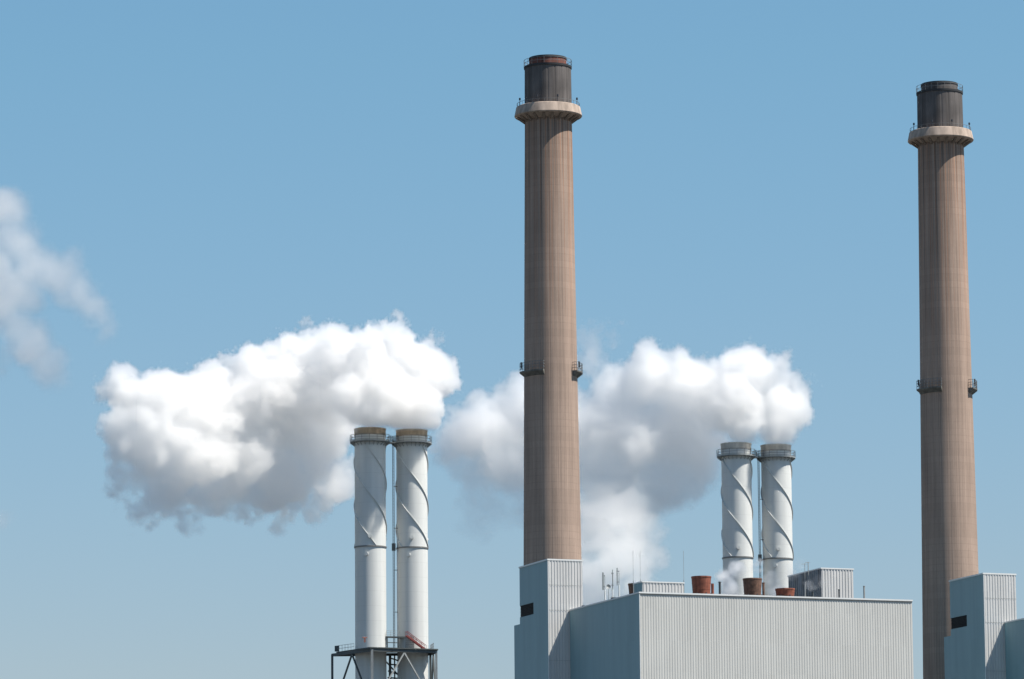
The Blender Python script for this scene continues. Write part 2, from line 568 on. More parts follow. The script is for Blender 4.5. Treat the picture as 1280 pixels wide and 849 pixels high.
def build_stack(phase, lip_mat, ladder_side=True):
    """one white stack; z = 0 is the platform ring level HZ above ground"""
    root = thing('steel_flue_stack', '', 'chimney')
    HZ = STACK_RING
    sh = MB().lathe([(R_ST, 0), (R_ST, HZ + .3)], 96).build('shell', M_COAT, root, .5)
    # collar ring where the strakes end
    MB().lathe([(R_ST - .02, HZ - 21.15), (R_ST + .16, HZ - 21.15), (R_ST + .16, HZ - 20.9), (R_ST - .02, HZ - 20.9)], 96).build('flange_ring', M_RAIL, root, .5)
    # three helical strakes
    pitch = 26.2
    for s in range(3):
        mb = MB()
        n = 90
        prev = None
        for i in range(n + 1):
            z = HZ - .55 - (20.3) * i / n
            a = phase - PI / 2 + (HZ - z) / pitch * 2 * PI + s * 2 * PI / 3
            e = Vector((math.cos(a), math.sin(a), 0))
            ring = [mb.bm.verts.new(e * r + Z * (z + dz)) for r, dz in ((R_ST - .03, -.07), (R_ST + .23, -.05), (R_ST + .23, .05), (R_ST - .03, .07))]
            if prev:
                for k in range(4):
                    mb.bm.faces.new((prev[k], prev[(k + 1) % 4], ring[(k + 1) % 4], ring[k]))
            else:
                mb.bm.faces.new(ring)
            prev = ring
        mb.bm.faces.new(prev[::-1])
        mb.build('strake', M_COAT, root, .8)
    # lifting lugs / nozzles
    for (a, dz) in ((-PI / 2 + .0, -19.1), (-PI / 2 - .22, -22.6), (-PI / 2 + 2.1, -19.1)):
        e = Vector((math.cos(a), math.sin(a), 0))
        p = e * R_ST + Z * (HZ + dz)
        MB().bar(p - e * .1, p + e * .38, .75, n=12).build('nozzle', M_COAT, root, .5)
    # top: white band, weathered band, dark mouth
    MB().lathe([(R_ST + .02, HZ + .3), (R_ST + .02, HZ + 1.35)], 96).build('top_band', M_COAT, root, .5)
    MB().lathe([(R_ST + .02, HZ + 1.35), (R_ST + .10, HZ + 1.38), (R_ST + .10, HZ + 1.5), (R_ST + .05, HZ + 1.55), (R_ST + .05, HZ + 2.5), (R_ST + .12, HZ + 2.55), (R_ST + .12, HZ + 2.75), (R_ST - .25, HZ + 2.75)], 96).build('cap_band', lip_mat, root, .5)
    MB().lathe([(R_ST - .25, HZ + 2.75), (R_ST - .3, HZ + .5), (.01, HZ + .4)], 64).build('mouth', M_SOOT, root, .5)
    # service platform
    dk = MB().lathe([(R_ST - .02, HZ - .02), (4.02, HZ - .02), (4.02, HZ + .2), (R_ST - .02, HZ + .2)], 72)
    for i in range(24):
        a = 2 * PI * i / 24
        e = Vector((math.cos(a), math.sin(a), 0))
        dk.bar(e * (R_ST - .02) + Z * (HZ - .75), e * 3.95 + Z * (HZ - .05), .12)
        dk.bar(e * (R_ST - .02) + Z * (HZ - .10), e * 3.98 + Z * (HZ - .10), .14)
    dk.build('platform', M_STEEL, root, .5)
    mb = MB(); ring_rail(mb, 4.0, HZ + .2, 1.2, posts=16, rails=(1, .5, .12), t=.075, n=48); mb.build('railing', M_RAIL, root)
    return root


STACK_RING = pt(462.6, 553.5, 950).z
GL = 'white steel flue stacks breathing steam'
stk = []
spec = [  # px of axis, py, Y, phase
    (462.8, 620, 950.0, math.radians(0), 'white spiral-banded stack, left one of the pair on the open steel platform', 'tan'),
    (515.0, 620, 953.1, math.radians(0), 'white spiral-banded stack with red stairs at its foot, on the steel platform', 'tan'),
    (921.3, 640, 984.0, math.radians(0), 'white spiral-banded stack behind the long grey roof, left one of that pair', 'cream'),
    (971.2, 640, 987.1, math.radians(0), 'white spiral-banded stack behind the grey roof, nearer of its pair to the metal cabin', 'cream'),
]
# strake crossing of the front centre, pixel rows in the photograph (next one 55 rows lower)
cross = [616.5, 592.0, 606.0, 607.0]
for i, (px, py, Y, ph, lab, kind_) in enumerate(spec):
    ztop_shift = {0: 0, 1: 0, 2: None, 3: None}[i]
    if kind_ == 'tan':
        M_ = M_TAN
    else:
        M_ = M_CREAM
    zc = pt(px, cross[i], Y - R_ST).z
    hz = STACK_RING
    # a strake is at the front centre (angle -90) at height zc : phase + (HZ - zc)/pitch*2pi = 0 (mod 2pi/3)
    ph = -((hz - zc) / 26.2 * 2 * PI)
    s_ = build_stack(ph, M_)
    tag(s_, lab, 'chimney', GL)
    q = pt(px, py, Y)
    s_.location = (q.x, Y, pt(px, {0: 553.5, 1: 555.3, 2: 571.5, 3: 573.5}[i], Y).z - STACK_RING)
    stk.append(s_)


def service_pipe(a, b, z0, label):
    """vertical ladder pipe between two stacks, held by the left one, with a bridge at the top"""
    ca, cb = a.location, b.location
    zt = a.location.z + STACK_RING
    d = (cb - ca); d.z = 0
    m = ca + d * .555; m.z = 0
    dn = d.normalized()
    root = thing('ladder_mast', label, 'ladder', (m.x, m.y, 0), 0)
    mb = MB()
    for s in (-.14, .14):
        mb.bar(dn * s + Z * z0, dn * s + Z * (zt + .6), .12)
    z = z0
    while z < zt:
        mb.bar(dn * -.14 + Z * z, dn * .14 + Z * z, .05)
        z += .6
    mb.build('ladder', M_DARK, root)
    for z in [zt - 8.6 - 8.4 * k for k in range(6) if zt - 8.6 - 8.4 * k > z0]:
        MB().bar(dn * .1 + Z * z, dn * (d.length * .445 - R_ST + .05) + Z * z, .13).build('bracket', M_RAIL, root)
    MB().box(Z * (zt - 20.8), (.75, .75, 1.4)).build('junction_box', M_DARK, root)
    # bridge between the two top platforms
    w = d.length
    bm_ = MB().box(Z * (zt + .1) - dn * (w * .055), (w - 2 * 4.05 + .6, 2.0, .18), dn, Z.cross(dn))
    bm_.build('bridge_deck', M_STEEL, root)
    for s in (-.95, .95):
        r_ = MB()
        n_ = Z.cross(dn) * s
        for h in (.6, 1.2):
            r_.bar(dn * -1.0 + n_ + Z * (zt + .2 + h), dn * .9 + n_ + Z * (zt + .2 + h), .08)
        for t in (-.9, 0, .8):
            r_.bar(dn * t + n_ + Z * (zt + .2), dn * t + n_ + Z * (zt + 1.45), .09)
        r_.build('bridge_railing', M_RAIL, root)
    return root


# ------------------------------------------------------------------ steel support frame of the left pair
A = pt(465, 811.5, 942.0)
ZP = A.z                                          # deck level


def at_level(px, py_guess, z):
    """point at height z seen at pixel px (row guessed only to start)"""
    lo, hi = 900.0, 1000.0
    d = FW * FPX + RT * (px - 640.0) - UP * (py_guess - 424.5)
    t = (z - CAM.z) / d.z
    return CAM + d * t


B = at_level(545.3, 813.9, ZP)
Cc = at_level(415.3, 818.0, ZP)
D = at_level(538, 816.8, ZP)
fr = thing('support_frame', 'dark steel support frame with inverted V braces around the feet of the left stack pair', 'platform', (A.x, A.y, 0))
O = Vector((A.x, A.y, 0))
loc = lambda p: Vector((p.x - O.x, p.y - O.y, p.z))
cr = [loc(A), loc(B), loc(D), loc(Cc)]
for k, p in enumerate(cr):
    MB().bar(Vector((p.x, p.y, 0)), Vector((p.x, p.y, p.z)), .46).build('leg', M_STEEL if k in (0, 1) else M_DARK, fr)
for k in range(4):
    a, b = cr[k], cr[(k + 1) % 4]
    mtl = M_DARK
    MB().bar(a - Z * .15, b - Z * .15, .34, .55).build('edge_beam', mtl, fr)
    mid = (a + b) / 2
    for e, f in ((a, .0), (b, .0)):
        foot = Vector((e.x, e.y, e.z - 11.5))
        MB().bar(mid - Z * .5, foot, .28).build('brace', M_STEEL if k == 0 else M_DARK, fr)
    MB().bar(Vector((a.x, a.y, a.z - 11.8)), Vector((b.x, b.y, b.z - 11.8)), .4).build('lower_beam', M_DARK, fr)
dk = MB()                                         # open grating: planks with gaps, light falls through
dl0, dl1 = cr[0] + Vector((-.3, -.5, 0)), cr[3] * .9 + cr[0] * .1 + Vector((0, .3, 0))
dr0, dr1 = cr[1] + Vector((.4, -.3, 0)), cr[2] + Vector((.4, .3, 0))
NP = 84
for i in range(NP):
    t0_, t1_ = i / NP, (i + .84) / NP
    q_ = [dl0.lerp(dl1, t0_), dr0.lerp(dr1, t0_), dr0.lerp(dr1, t1_), dl0.lerp(dl1, t1_)]
    dk.poly_prism([(p.x, p.y) for p in q_], ZP + .2, ZP + .40)
for t0_ in (0, .33, .66, .985):
    q_ = [dl0.lerp(dr0, t0_), dl0.lerp(dr0, t0_ + .015), dl1.lerp(dr1, t0_ + .015), dl1.lerp(dr1, t0_)]
    dk.poly_prism([(p.x, p.y) for p in q_], ZP + .1, ZP + .3)
dk.build('deck', M_DARK, fr)
rl = MB()
edge = [cr[3] * .9 + cr[0] * .1, cr[0] * .55 + cr[3] * .45]
for h in (.55, 1.15):
    rl.bar(edge[0] + Z * (.42 + h), edge[1] + Z * (.42 + h), .07)
for i in range(7):
    q = edge[0].lerp(edge[1], i / 6)
    rl.bar(q + Z * .4, q + Z * 1.6, .07)
rl.build('railing', M_STEEL, fr)
rl = MB()
e0, e1 = cr[1] * .96 + cr[0] * .04, cr[2]
for h in (.55, 1.15):
    rl.bar(e0 + Z * (.42 + h), e1 + Z * (.42 + h), .07)
for i in range(7):
    q = e0.lerp(e1, i / 6)
    rl.bar(q + Z * .4, q + Z * 1.6, .07)
rl.build('railing', M_STEEL, fr)
# small locker on the far left corner of the deck
q = cr[3] * .88 + cr[0] * .12
MB().box(q + Z * 1.0, (.9, .5, 1.1)).build('cabinet', M_DARK, fr)
# valve with a red handwheel in front of the left stack
q = loc(at_level(456, 806, ZP)) * 1.0
MB().box(q + Z * .9, (.35, .3, .9)).bar(q + Z * 1.4 - Vector((.5, 0, 0)), q + Z * 1.4 + Vector((.5, 0, 0)), .22, n=8).build('valve', M_FADED, fr)
# raised walkway between the stacks
s0, s1 = stk[0].location, stk[1].location
dn = (s1 - s0); dn.z = 0; sp = dn.length; dn.normalize(); nn = Vector((dn.y, -dn.x, 0))   # nn towards the camera
mid = (s0 + s1) / 2; mid.z = 0
mid = mid - O
zq = ZP + 3.05
c0 = mid + nn * 1.5 + dn * .7
MB().box(c0 + Z * zq, (5.2, 1.6, .22), dn, nn).build('walkway', M_DARK, fr)
for s in (-2.4, -.1, 2.5):
    pp = MB()
    pp.bar(c0 + dn * s + nn * .6 + Z * ZP, c0 + dn * s + nn * .6 + Z * zq, .26)
    pp.build('walkway_post', M_DARK, fr)
pp = MB()
pp.bar(c0 - dn * 2.4 + nn * .6 + Z * (ZP + 1.9), c0 + dn * 0 + nn * .6 + Z * (ZP + 1.9), .16)
pp.build('cross_rail', M_DARK, fr)
wr = MB()
for h in (.4, .8, 1.2):
    wr.bar(c0 - dn * 2.6 + nn * .75 + Z * (zq + h), c0 + dn * 1.2 + nn * .75 + Z * (zq + h), .06)
for s in (-2.6, -1.7, -.8, .2, 1.2):
    wr.bar(c0 + dn * s + nn * .75 + Z * zq, c0 + dn * s + nn * .75 + Z * (zq + 1.2), .07)
wr.build('walkway_railing', M_STEEL, fr)
# mesh cage under the stair head
cg = MB()
cx0 = loc(at_level(497, 800, ZP)); cx1 = loc(at_level(507, 800, ZP))
front = R_ST + .9
base = mid + dn * (sp / 2) + nn * front
for i in range(9):
    s = -2.9 + 1.7 * i / 8
    cg.bar(base + dn * s + Z * (ZP + .3), base + dn * s + Z * zq, .12)
for i in range(8):
    z_ = ZP + .4 + i * .36
    cg.bar(base - dn * 2.9 + Z * z_, base - dn * 1.2 + Z * z_, .10)
cg.build('cage', M_RAIL, fr)
st = MB()
top_, bot_ = base - dn * 2.9 + Z * (zq + .1), base + dn * 1.1 + Z * (ZP + .4)
st.bar(top_, bot_, .12, .3)
st.bar(top_ + nn * .9, bot_ + nn * .9, .12, .3)
for i in range(14):
    t = (i + .5) / 14
    st.box(top_.lerp(bot_, t) + nn * .45, (.28, .9, .05), dn, nn)
stair = st.build('staircase', M_REDRAIL, fr)
hr = MB()
for q in (0, .9):
    hr.bar(top_ + nn * q + Z * .85, bot_ + nn * q + Z * .85, .1)
    for i in range(5):
        t = i / 4
        hr.bar(top_.lerp(bot_, t) + nn * q, top_.lerp(bot_, t) + nn * q + Z * .85, .07)
hr.build('handrail', M_REDRAIL, stair)
# pipework between the feet under the deck
pw = MB()
for k in range(5):
    z_ = ZP - 1.0 - k * 1.3
    a_ = mid - dn * 1.0 + nn * (1.2 - .3 * k) + Z * z_
    pw.bar(a_, a_ + dn * 2.0 + Z * (-.6 + .5 * (k % 2)), .3, n=8)
pw.bar(mid - dn * .6 + nn * .6 + Z * 20, mid - dn * .6 + nn * .6 + Z * (ZP - .3), .55, n=10)
pw.bar(mid + dn * .5 + nn * .2 + Z * 20, mid + dn * .5 + nn * .2 + Z * (ZP - .3), .3, n=8)
pw.build('pipework', M_DARK, fr)
# fan ducts hanging around the feet
service_pipe(stk[0], stk[1], ZP + .4, 'dark ladder mast between the two white stacks on the steel platform')
service_pipe(stk[2], stk[3], STACK_RING - 25 + stk[2].location.z, 'dark ladder mast between the two white stacks behind the grey roof')


# ------------------------------------------------------------------ boiler houses
YT = 815.0
T = pt(684.7, 699.7, YT)                          # near top corner of the stair tower
tz = T.z
T0 = Vector((T.x, T.y, 0))
tw = on_line(727.8, 701.6, T0, U)                 # tower front width
td = on_line(649.3, 710.0, T0, V)                 # tower depth
td2 = on_line(642.7, 781.8, T0, V)
z_step = pt(649.3, 780.3, (T0 + V * td).y).z
jt = on_line(711.6, 763.4, T0, U)
J = T0 + U * jt
# main hall: near corner on the line J - V*t
mt = on_line(799.1, 740.9, J, -V)
K = J - V * mt
kz_ = pt(799.1, 740.9, K.y).z
mw = on_line(1139.9, 750.9, K, U)
print('tower', tw, td, td2, tz, 'z_step', z_step, 'hall', mt, mw, kz_, K)


def corr(mb, o, u, n, w, z0, z1, pitch, depth, duty=.5):
    """corrugated sheet: outward normal n, ribs standing proud"""
    pts = []
    k = max(1, round(w / pitch))
    p = w / k
    s = p * .07
    for i in range(k):
        a = i * p
        r0_ = a + p * (1 - duty) / 2
        r1_ = a + p * (1 + duty) / 2
        pts += [(a, 0), (r0_, 0), (r0_ + s, depth), (r1_ - s, depth), (r1_, 0)]
    pts.append((w, 0))
    lo = [mb.bm.verts.new(o + u * a + n * d + Z * z0) for a, d in pts]
    hi = [mb.bm.verts.new(o + u * a + n * d + Z * z1) for a, d in pts]
    for i in range(len(pts) - 1):
        mb.bm.faces.new((lo[i], lo[i + 1], hi[i + 1], hi[i]))


def block(mb, w, d, z0, z1, x0=0, y0=0):
    mb.box((x0 + w / 2, y0 + d / 2, (z0 + z1) / 2), (w, d, z1 - z0))


def coping(mb, w, d, z, x0=0, y0=0, t=.30, h=.42):
    for a, b in (((x0 - t, y0 - t), (x0 + w + t, y0 + .12)), ((x0 - t, y0 + d - .12), (x0 + w + t, y0 + d + t)),
                 ((x0 - t, y0 + .12), (x0 + .12, y0 + d - .12)), ((x0 + w - .12, y0 + .12), (x0 + w + t, y0 + d - .12))):
        mb.box(((a[0] + b[0]) / 2, (a[1] + b[1]) / 2, z + h / 2 - .1), (b[0] - a[0], b[1] - a[1], h))


X_, Y_ = Vector((1, 0, 0)), Vector((0, 1, 0))


def build_tower():
    """local frame: x along the front, y away from the camera, origin at the near corner"""
    root = thing('stair_tower', '', 'tower', (0, 0, 0), YAW)
    win_z1 = pt(666.9, 753.1, (T0 + V * on_line(666.9, 753, T0, V)).y).z
    win_z0 = pt(666.9, 767.7, (T0 + V * on_line(666.9, 767, T0, V)).y).z
    wy0 = on_line(666.9, 760, T0, V)
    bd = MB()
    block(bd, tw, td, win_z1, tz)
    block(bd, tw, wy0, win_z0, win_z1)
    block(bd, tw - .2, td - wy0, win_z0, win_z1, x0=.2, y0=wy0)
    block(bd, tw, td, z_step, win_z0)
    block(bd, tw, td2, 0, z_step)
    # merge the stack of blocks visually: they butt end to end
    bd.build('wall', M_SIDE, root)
    f = MB()
    corr(f, Vector((0, -.02, 0)), X_, -Y_, tw, 0, tz - .1, .52, .07, .55)
    f.build('front_cladding', M_CLAD_T, root)
    for z_ in (tz - 4.3, tz - 8.6, tz - 17.2, tz - 25.8):
        s = MB()
        s.box((tw / 2, -.103, z_), (tw, .02, .04))
        s.build('cladding_seam', M_STEEL, root)
    c = MB(); coping(c, tw, td, tz, t=.12, h=.26); c.build('coping', M_COPE, root)
    c = MB(); c.box((tw / 2, td / 2, tz + .02), (tw - .4, td - .4, .1)); c.build('roof', M_ROOF, root)
    c = MB(); c.box((-.01, -.08, tz / 2 - .1), (.11, .16, tz - .3)); c.build('corner_trim', M_COPE, root)
    # louvre in the recess
    lv = MB()
    n = 8
    for i in range(n):
        z_ = win_z0 + (win_z1 - win_z0) * (i + .5) / n
        lv.box((.1, (wy0 + td) / 2, z_), (.16, td - wy0 - .1, .06), Vector((.8, 0, .6)), Y_, Vector((-.6, 0, .8)))
    lv.box((.18, (wy0 + td) / 2, (win_z0 + win_z1) / 2), (.03, td - wy0 - .05, win_z1 - win_z0 - .02))
    lv.box((.12, (wy0 + td) / 2, win_z0 + .02), (.15, td - wy0 - .05, .03))
    lv.box((.12, (wy0 + td) / 2, win_z1 - .02), (.15, td - wy0 - .05, .03))
    lv.build('louvre', M_LOUVRE, root)
    return root


def build_hall():
    root = thing('boiler_hall', '', 'building', (0, 0, 0), YAW)
    dd = mt - .25
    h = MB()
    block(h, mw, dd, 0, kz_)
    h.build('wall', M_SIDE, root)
    f = MB()
    corr(f, Vector((0, -.02, 0)), X_, -Y_, mw, 0, kz_ - .1, .465, .036, .55)
    f.build('front_cladding', M_CLAD, root)
    c = MB(); coping(c, mw, dd, kz_, t=.11, h=.24)
    c.build('coping', M_COPE, root)
    c = MB(); c.box((mw / 2, -.1, kz_ - .2), (mw, .12, .12)); c.build('dark_top_strip', M_GAP, root)  # dark strip along the wall top, just below the coping
    c = MB(); c.box((mw / 2, dd / 2, kz_ + .02), (mw - .4, dd - .4, .1)); c.build('roof', M_ROOF, root)
    c = MB(); c.box((.0, -.08, kz_ / 2 - .1), (.11, .12, kz_ - .3)); c.build('corner_trim', M_COPE, root)
    return root


tower1 = build_tower()
tower1.location = T0
tag(tower1, 'narrow grey stair tower in front of the middle chimney, left of the long hall', 'tower', 'stair towers of the boiler houses')
hall1 = build_hall()
hall1.location = K
tag(hall1, 'long light grey boiler hall with ribbed front and red vents on its roof', 'building', 'boiler halls of the power station')
OFF2 = None
T2 = pt(1229.2, 717.2, 845.0)
# same height as the first tower: slide along the ray until the heights agree
T2 = at_level(1229.2, 717.2, tz)
D2 = Vector((T2.x, T2.y, 0)) - T0
print('unit 2 offset', D2, 'T2', T2)
tower2 = copy_tree(tower1)
tower2.location = T0 + D2
tag(tower2, 'grey stair tower at the right edge in front of the right chimney', 'tower')
hall2 = copy_tree(hall1)
hall2.location = K + D2
tag(hall2, 'second boiler hall cut by the right edge, beside the right stair tower', 'building')


# ------------------------------------------------------------------ roof furniture on the first hall
RZ = kz_ + .07


def roof_pt(px, back):
    """point on the roof seen in pixel column px, BACK metres behind the front wall"""
    o = K + V * back
    return o + U * on_line(px, 740, o, U)


def cabin(px, back, py_top, px_l, px_r, label, mside, mfront, group, seams=True):
    o = roof_pt(px, back)
    zt = pt(px, py_top, o.y).z
    w = on_line(px_r, py_top, o, U)
    d = on_line(px_l, py_top, o, V)
    root = thing('roof_cabin', label, 'cabin', (o.x, o.y, RZ), YAW, group)
    h = zt - RZ
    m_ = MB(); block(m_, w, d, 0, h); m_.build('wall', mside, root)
    f = MB(); corr(f, Vector((0, -.02, 0)), X_, -Y_, w, 0, h, .55, .08, .5); f.build('front_cladding', M_CLAD_T, root)
    sd_ = MB(); corr(sd_, Vector((-.02, 0, 0)), Y_, -X_, d, 0, h, .8, .07, .5); sd_.build('side_cladding', mside, root)
    c = MB(); coping(c, w, d, h, t=.14, h=.2); c.build('coping', M_COPE, root)
    c = MB(); c.box((w / 2, d / 2, h + .02), (w - .3, d - .3, .06)); c.build('roof', M_ROOF, root)
    return root


cabA = cabin(803.0, 1.6, 727.3, 792.4, 854.3, 'low pale ribbed cabin at the near left corner of the grey roof', M_SIDE, M_CLAD, 'cabins on the roof')
cabB = cabin(1027.0, 7.0, 710.4, 985.3, 1066.2, 'tall ribbed roof cabin with a dark blue metal side, right of the white stacks', M_BOX, M_CLAD_T, 'cabins on the roof')


def vent(px, px_w, py_top, back, label, m_, pipe=None):
    o = roof_pt(px, back)
    k = mpp(px, 735, o.y)
    R = px_w * k / 2
    zt = pt(px, py_top, o.y - R).z
    h = zt - RZ
    root = thing('roof_vent', label, 'vent', (o.x, o.y, RZ), 0, 'rusty exhaust vents on the roof')
    rb = R * .84
    MB().lathe([(rb, 0), (rb + .01, .05), (R * .97, h - .25), (R, h - .22), (R, h), (R - .06, h), (rb - .06, .3), (.01, .3)], 48).build('bucket', m_, root, .5)
    b = MB()
    for z_ in (h * .33, h * .66):
        r_ = rb + (R * .97 - rb) * z_ / h
        b.lathe([(r_ - .01, z_ - .05), (r_ + .035, z_ - .05), (r_ + .035, z_ + .05), (r_ - .01, z_ + .05)], 48)
    b.build('hoop', m_, root, .5)
    ft = MB()
    for i in range(6):
        a = i * PI / 3
        e = Vector((math.cos(a), math.sin(a), 0))
        ft.bar(e * (rb + .12), e * (rb + .12) + Z * .5, .14)
    ft.build('feet', M_GAP, root)
    if pipe:
        MB().bar(Vector((R * 1.02 + .15, .4, 0)), Vector((R * 1.02 + .15, .4, h * pipe)), .5, n=10).build('side_pipe', m_, root, .6)
    return root


vent(797.5, 25, 728.6, 9.5, 'dark red vent half hidden behind the low pale roof cabin', M_POT2)
vent(876.8, 25.4, 719.6, 3.2, 'orange red tapered vent standing clear on the roof, left of the white stacks', M_POT, .65)
vent(940.7, 24.4, 722.2, 3.0, 'brown tapered vent wrapped in steam in front of the white stacks', M_POT2)
vent(981.4, 25.0, 734.9, 2.6, 'low orange vent with only its upper half above the roof edge', M_POT)


def post(px, w, py_top, back, label, m_=None, shape='pipe'):
    o = roof_pt(px, back)
    k = mpp(px, 735, o.y)
    zt = pt(px, py_top, o.y).z
    h = zt - RZ
    root = thing('roof_pipe', label, 'pipe', (o.x, o.y, RZ), 0, 'short exhaust pipes on the roof')
    w_ = w * k
    MB().lathe([(w_ / 2, 0), (w_ / 2, h - .15), (w_ / 2 + .05, h - .12), (w_ / 2 + .05, h), (w_ / 2 - .06, h), (w_ / 2 - .06, h - .5), (.01, h - .5)], 20).build('pipe', m_ or M_GAP, root, .6)
    MB().lathe([(w_ / 2 - .01, 0), (w_ / 2 + .25, 0), (w_ / 2 + .25, .12), (w_ / 2 - .01, .25)], 20).build('base_flange', M_STEEL, root, .6)
    return root


post(899.9, 3.0, 727.3, 4.0, 'black roof pipe just left of the white stacks')
post(954.3, 3.0, 728.4, 3.6, 'thin dark red roof pipe touching the right of the steaming brown vent', M_POT2)
post(1006.2, 1.6, 728.0, 3.0, 'thin light pipe in front of the dark side of the metal cabin', M_STEEL)
post(1016.0, 2.4, 739.6, 2.6, 'stubby dark pipe puffing steam before the dark cabin side')
post(1048.8, 2.0, 736.8, 2.6, 'dark stub pipe in front of the pale ribbed cabin face')
post(1080.2, 2.3, 732.5, 4.5, 'grey stub pipe standing alone right of the metal cabin', M_ANT)
post(788.0 - 58.7, 4.2, 757.0, 28.5, 'small black hatch pipe on the roof beside the stair tower', M_GAP)


def whip(px, py_top, back, label, t=.07, rf=0):
    o = roof_pt(px, back)
    zt = pt(px, py_top, o.y).z
    h = zt - RZ
    root = thing('whip_aerial', label, 'antenna', (o.x, o.y, RZ), 0, 'thin whip aerials on the roof')
    MB().bar((0, 0, 0), (0, 0, h * .35), t * 2.0, n=8).build('mast', M_ANT, root)
    MB().bar((0, 0, h * .35), (0, 0, h), t * .9, n=6).build('whip', M_ANT, root)
    MB().box((0, 0, .1), (.4, .4, .2)).build('foot', M_STEEL, root)
    return root


whip(791.8, 688.5, 8.0, 'hair thin whip aerial behind the dark red vent, leftmost of the roof aerials')
whip(800.6, 688.5, 5.6, 'hair thin whip aerial rising at the left end of the low pale cabin')
whip(855.0, 688.5, 3.4, 'whip aerial rising at the right end of the low pale cabin')


def mast_antenna(px, py0, py1, back, label, side, w=1.6):
    o = roof_pt(px, back)
    k = mpp(px, 735, o.y)
    z1, z0 = pt(px, py0, o.y).z - RZ, pt(px, py1, o.y).z - RZ
    root = thing('panel_antenna', label, 'antenna', (o.x, o.y, RZ), 0, 'mobile panel antennas on white masts')
    MB().bar((0, 0, 0), (0, 0, z0 + .2), .26, n=10).build('mast', M_WHITEP, root, .6)
    MB().bar((0, 0, z0 + .1), (0, 0, z1 - .5), .11, n=8).build('pole', M_ANT, root, .6)
    p = MB()
    p.box((side * .32, -.05, (z0 + z1) / 2), (.16 * w, .2, z1 - z0 - .1))
    p.build('panel', M_ANT, root)
    c = MB()
    for f in (.2, .8):
        c.box((side * .16, -.02, z0 + (z1 - z0) * f), (.4, .08, .1))
    c.build('clamp', M_GAP, root)
    MB().box((0, 0, .08), (.7, .7, .16)).build('foot', M_STEEL, root)
    return root


mast_antenna(756.2, 715.5, 738.0, 19.0, 'panel antenna on the leftmost of three white masts by the roof edge', -1, 1.7)
mast_antenna(765.6, 712.0, 736.5, 16.3, 'slim panel antenna seen edge on, on the middle white mast', 0.15, .9)
mast_antenna(774.0, 709.7, 732.2, 13.8, 'tallest panel antenna of the three, on the white mast nearest the dark red vent', -1, 1.1)
# small dish between the first two masts
o = roof_pt(760.7, 17.6)
zd = pt(760.7, 733.8, o.y).z - RZ
ds = thing('small_dish', 'small round dish between the left and middle antenna masts', 'dish', (o.x, o.y, RZ))
MB().bar((0, 0, 0), (0, 0, zd), .09, n=8).build('pole', M_ANT, ds)
dm = MB().lathe([(.01, 0), (.2, .04), (.38, .16), (.38, .2), (.2, .1), (.01, .06)], 24)
bmesh.ops.rotate(dm.bm, verts=dm.bm.verts[:], cent=(0, 0, 0), matrix=Matrix.Rotation(math.radians(80), 3, 'X') )
dob = dm.build('reflector', M_ANT, ds, .6, (0, -.1, zd))
o = roof_pt(768.5, 14.8)
hb = thing('roof_hatch', 'low dark box at the foot of the middle antenna mast', 'hatch', (o.x, o.y, RZ), YAW)
MB().box((0, 0, .25), (1.1, .9, .5)).build('curb', M_GAP, hb)
MB().box((0, 0, .54), (1.25, 1.05, .08)).build('lid', M_STEEL, hb)
# twin TV-type aerials behind the metal cabin
o = roof_pt(1004, 12)
for px, py, lab in ((1006.5, 704.5, 'thin mast with a short crossbar above the dark cabin side, left one'), (1010.8, 702.5, 'thin mast above the dark cabin side, right and taller one')):
    o = roof_pt(px, 12.0 if px < 1008 else 11.0)
    zt = pt(px, py, o.y).z - RZ
    r_ = thing('cabin_aerial', lab, 'antenna', (o.x, o.y, RZ), YAW, 'small aerials by the metal cabin')
    MB().bar((0, 0, 0), (0, 0, zt), .09 if px < 1008 else .13, n=8).build('mast', M_ANT, r_)
    MB().bar((-.55, 0, zt - .1), (.35, 0, zt - .1), .07).build('crossbar', M_ANT, r_)


# ------------------------------------------------------------------ steam
DENS_L, DENS_R = .85, .70


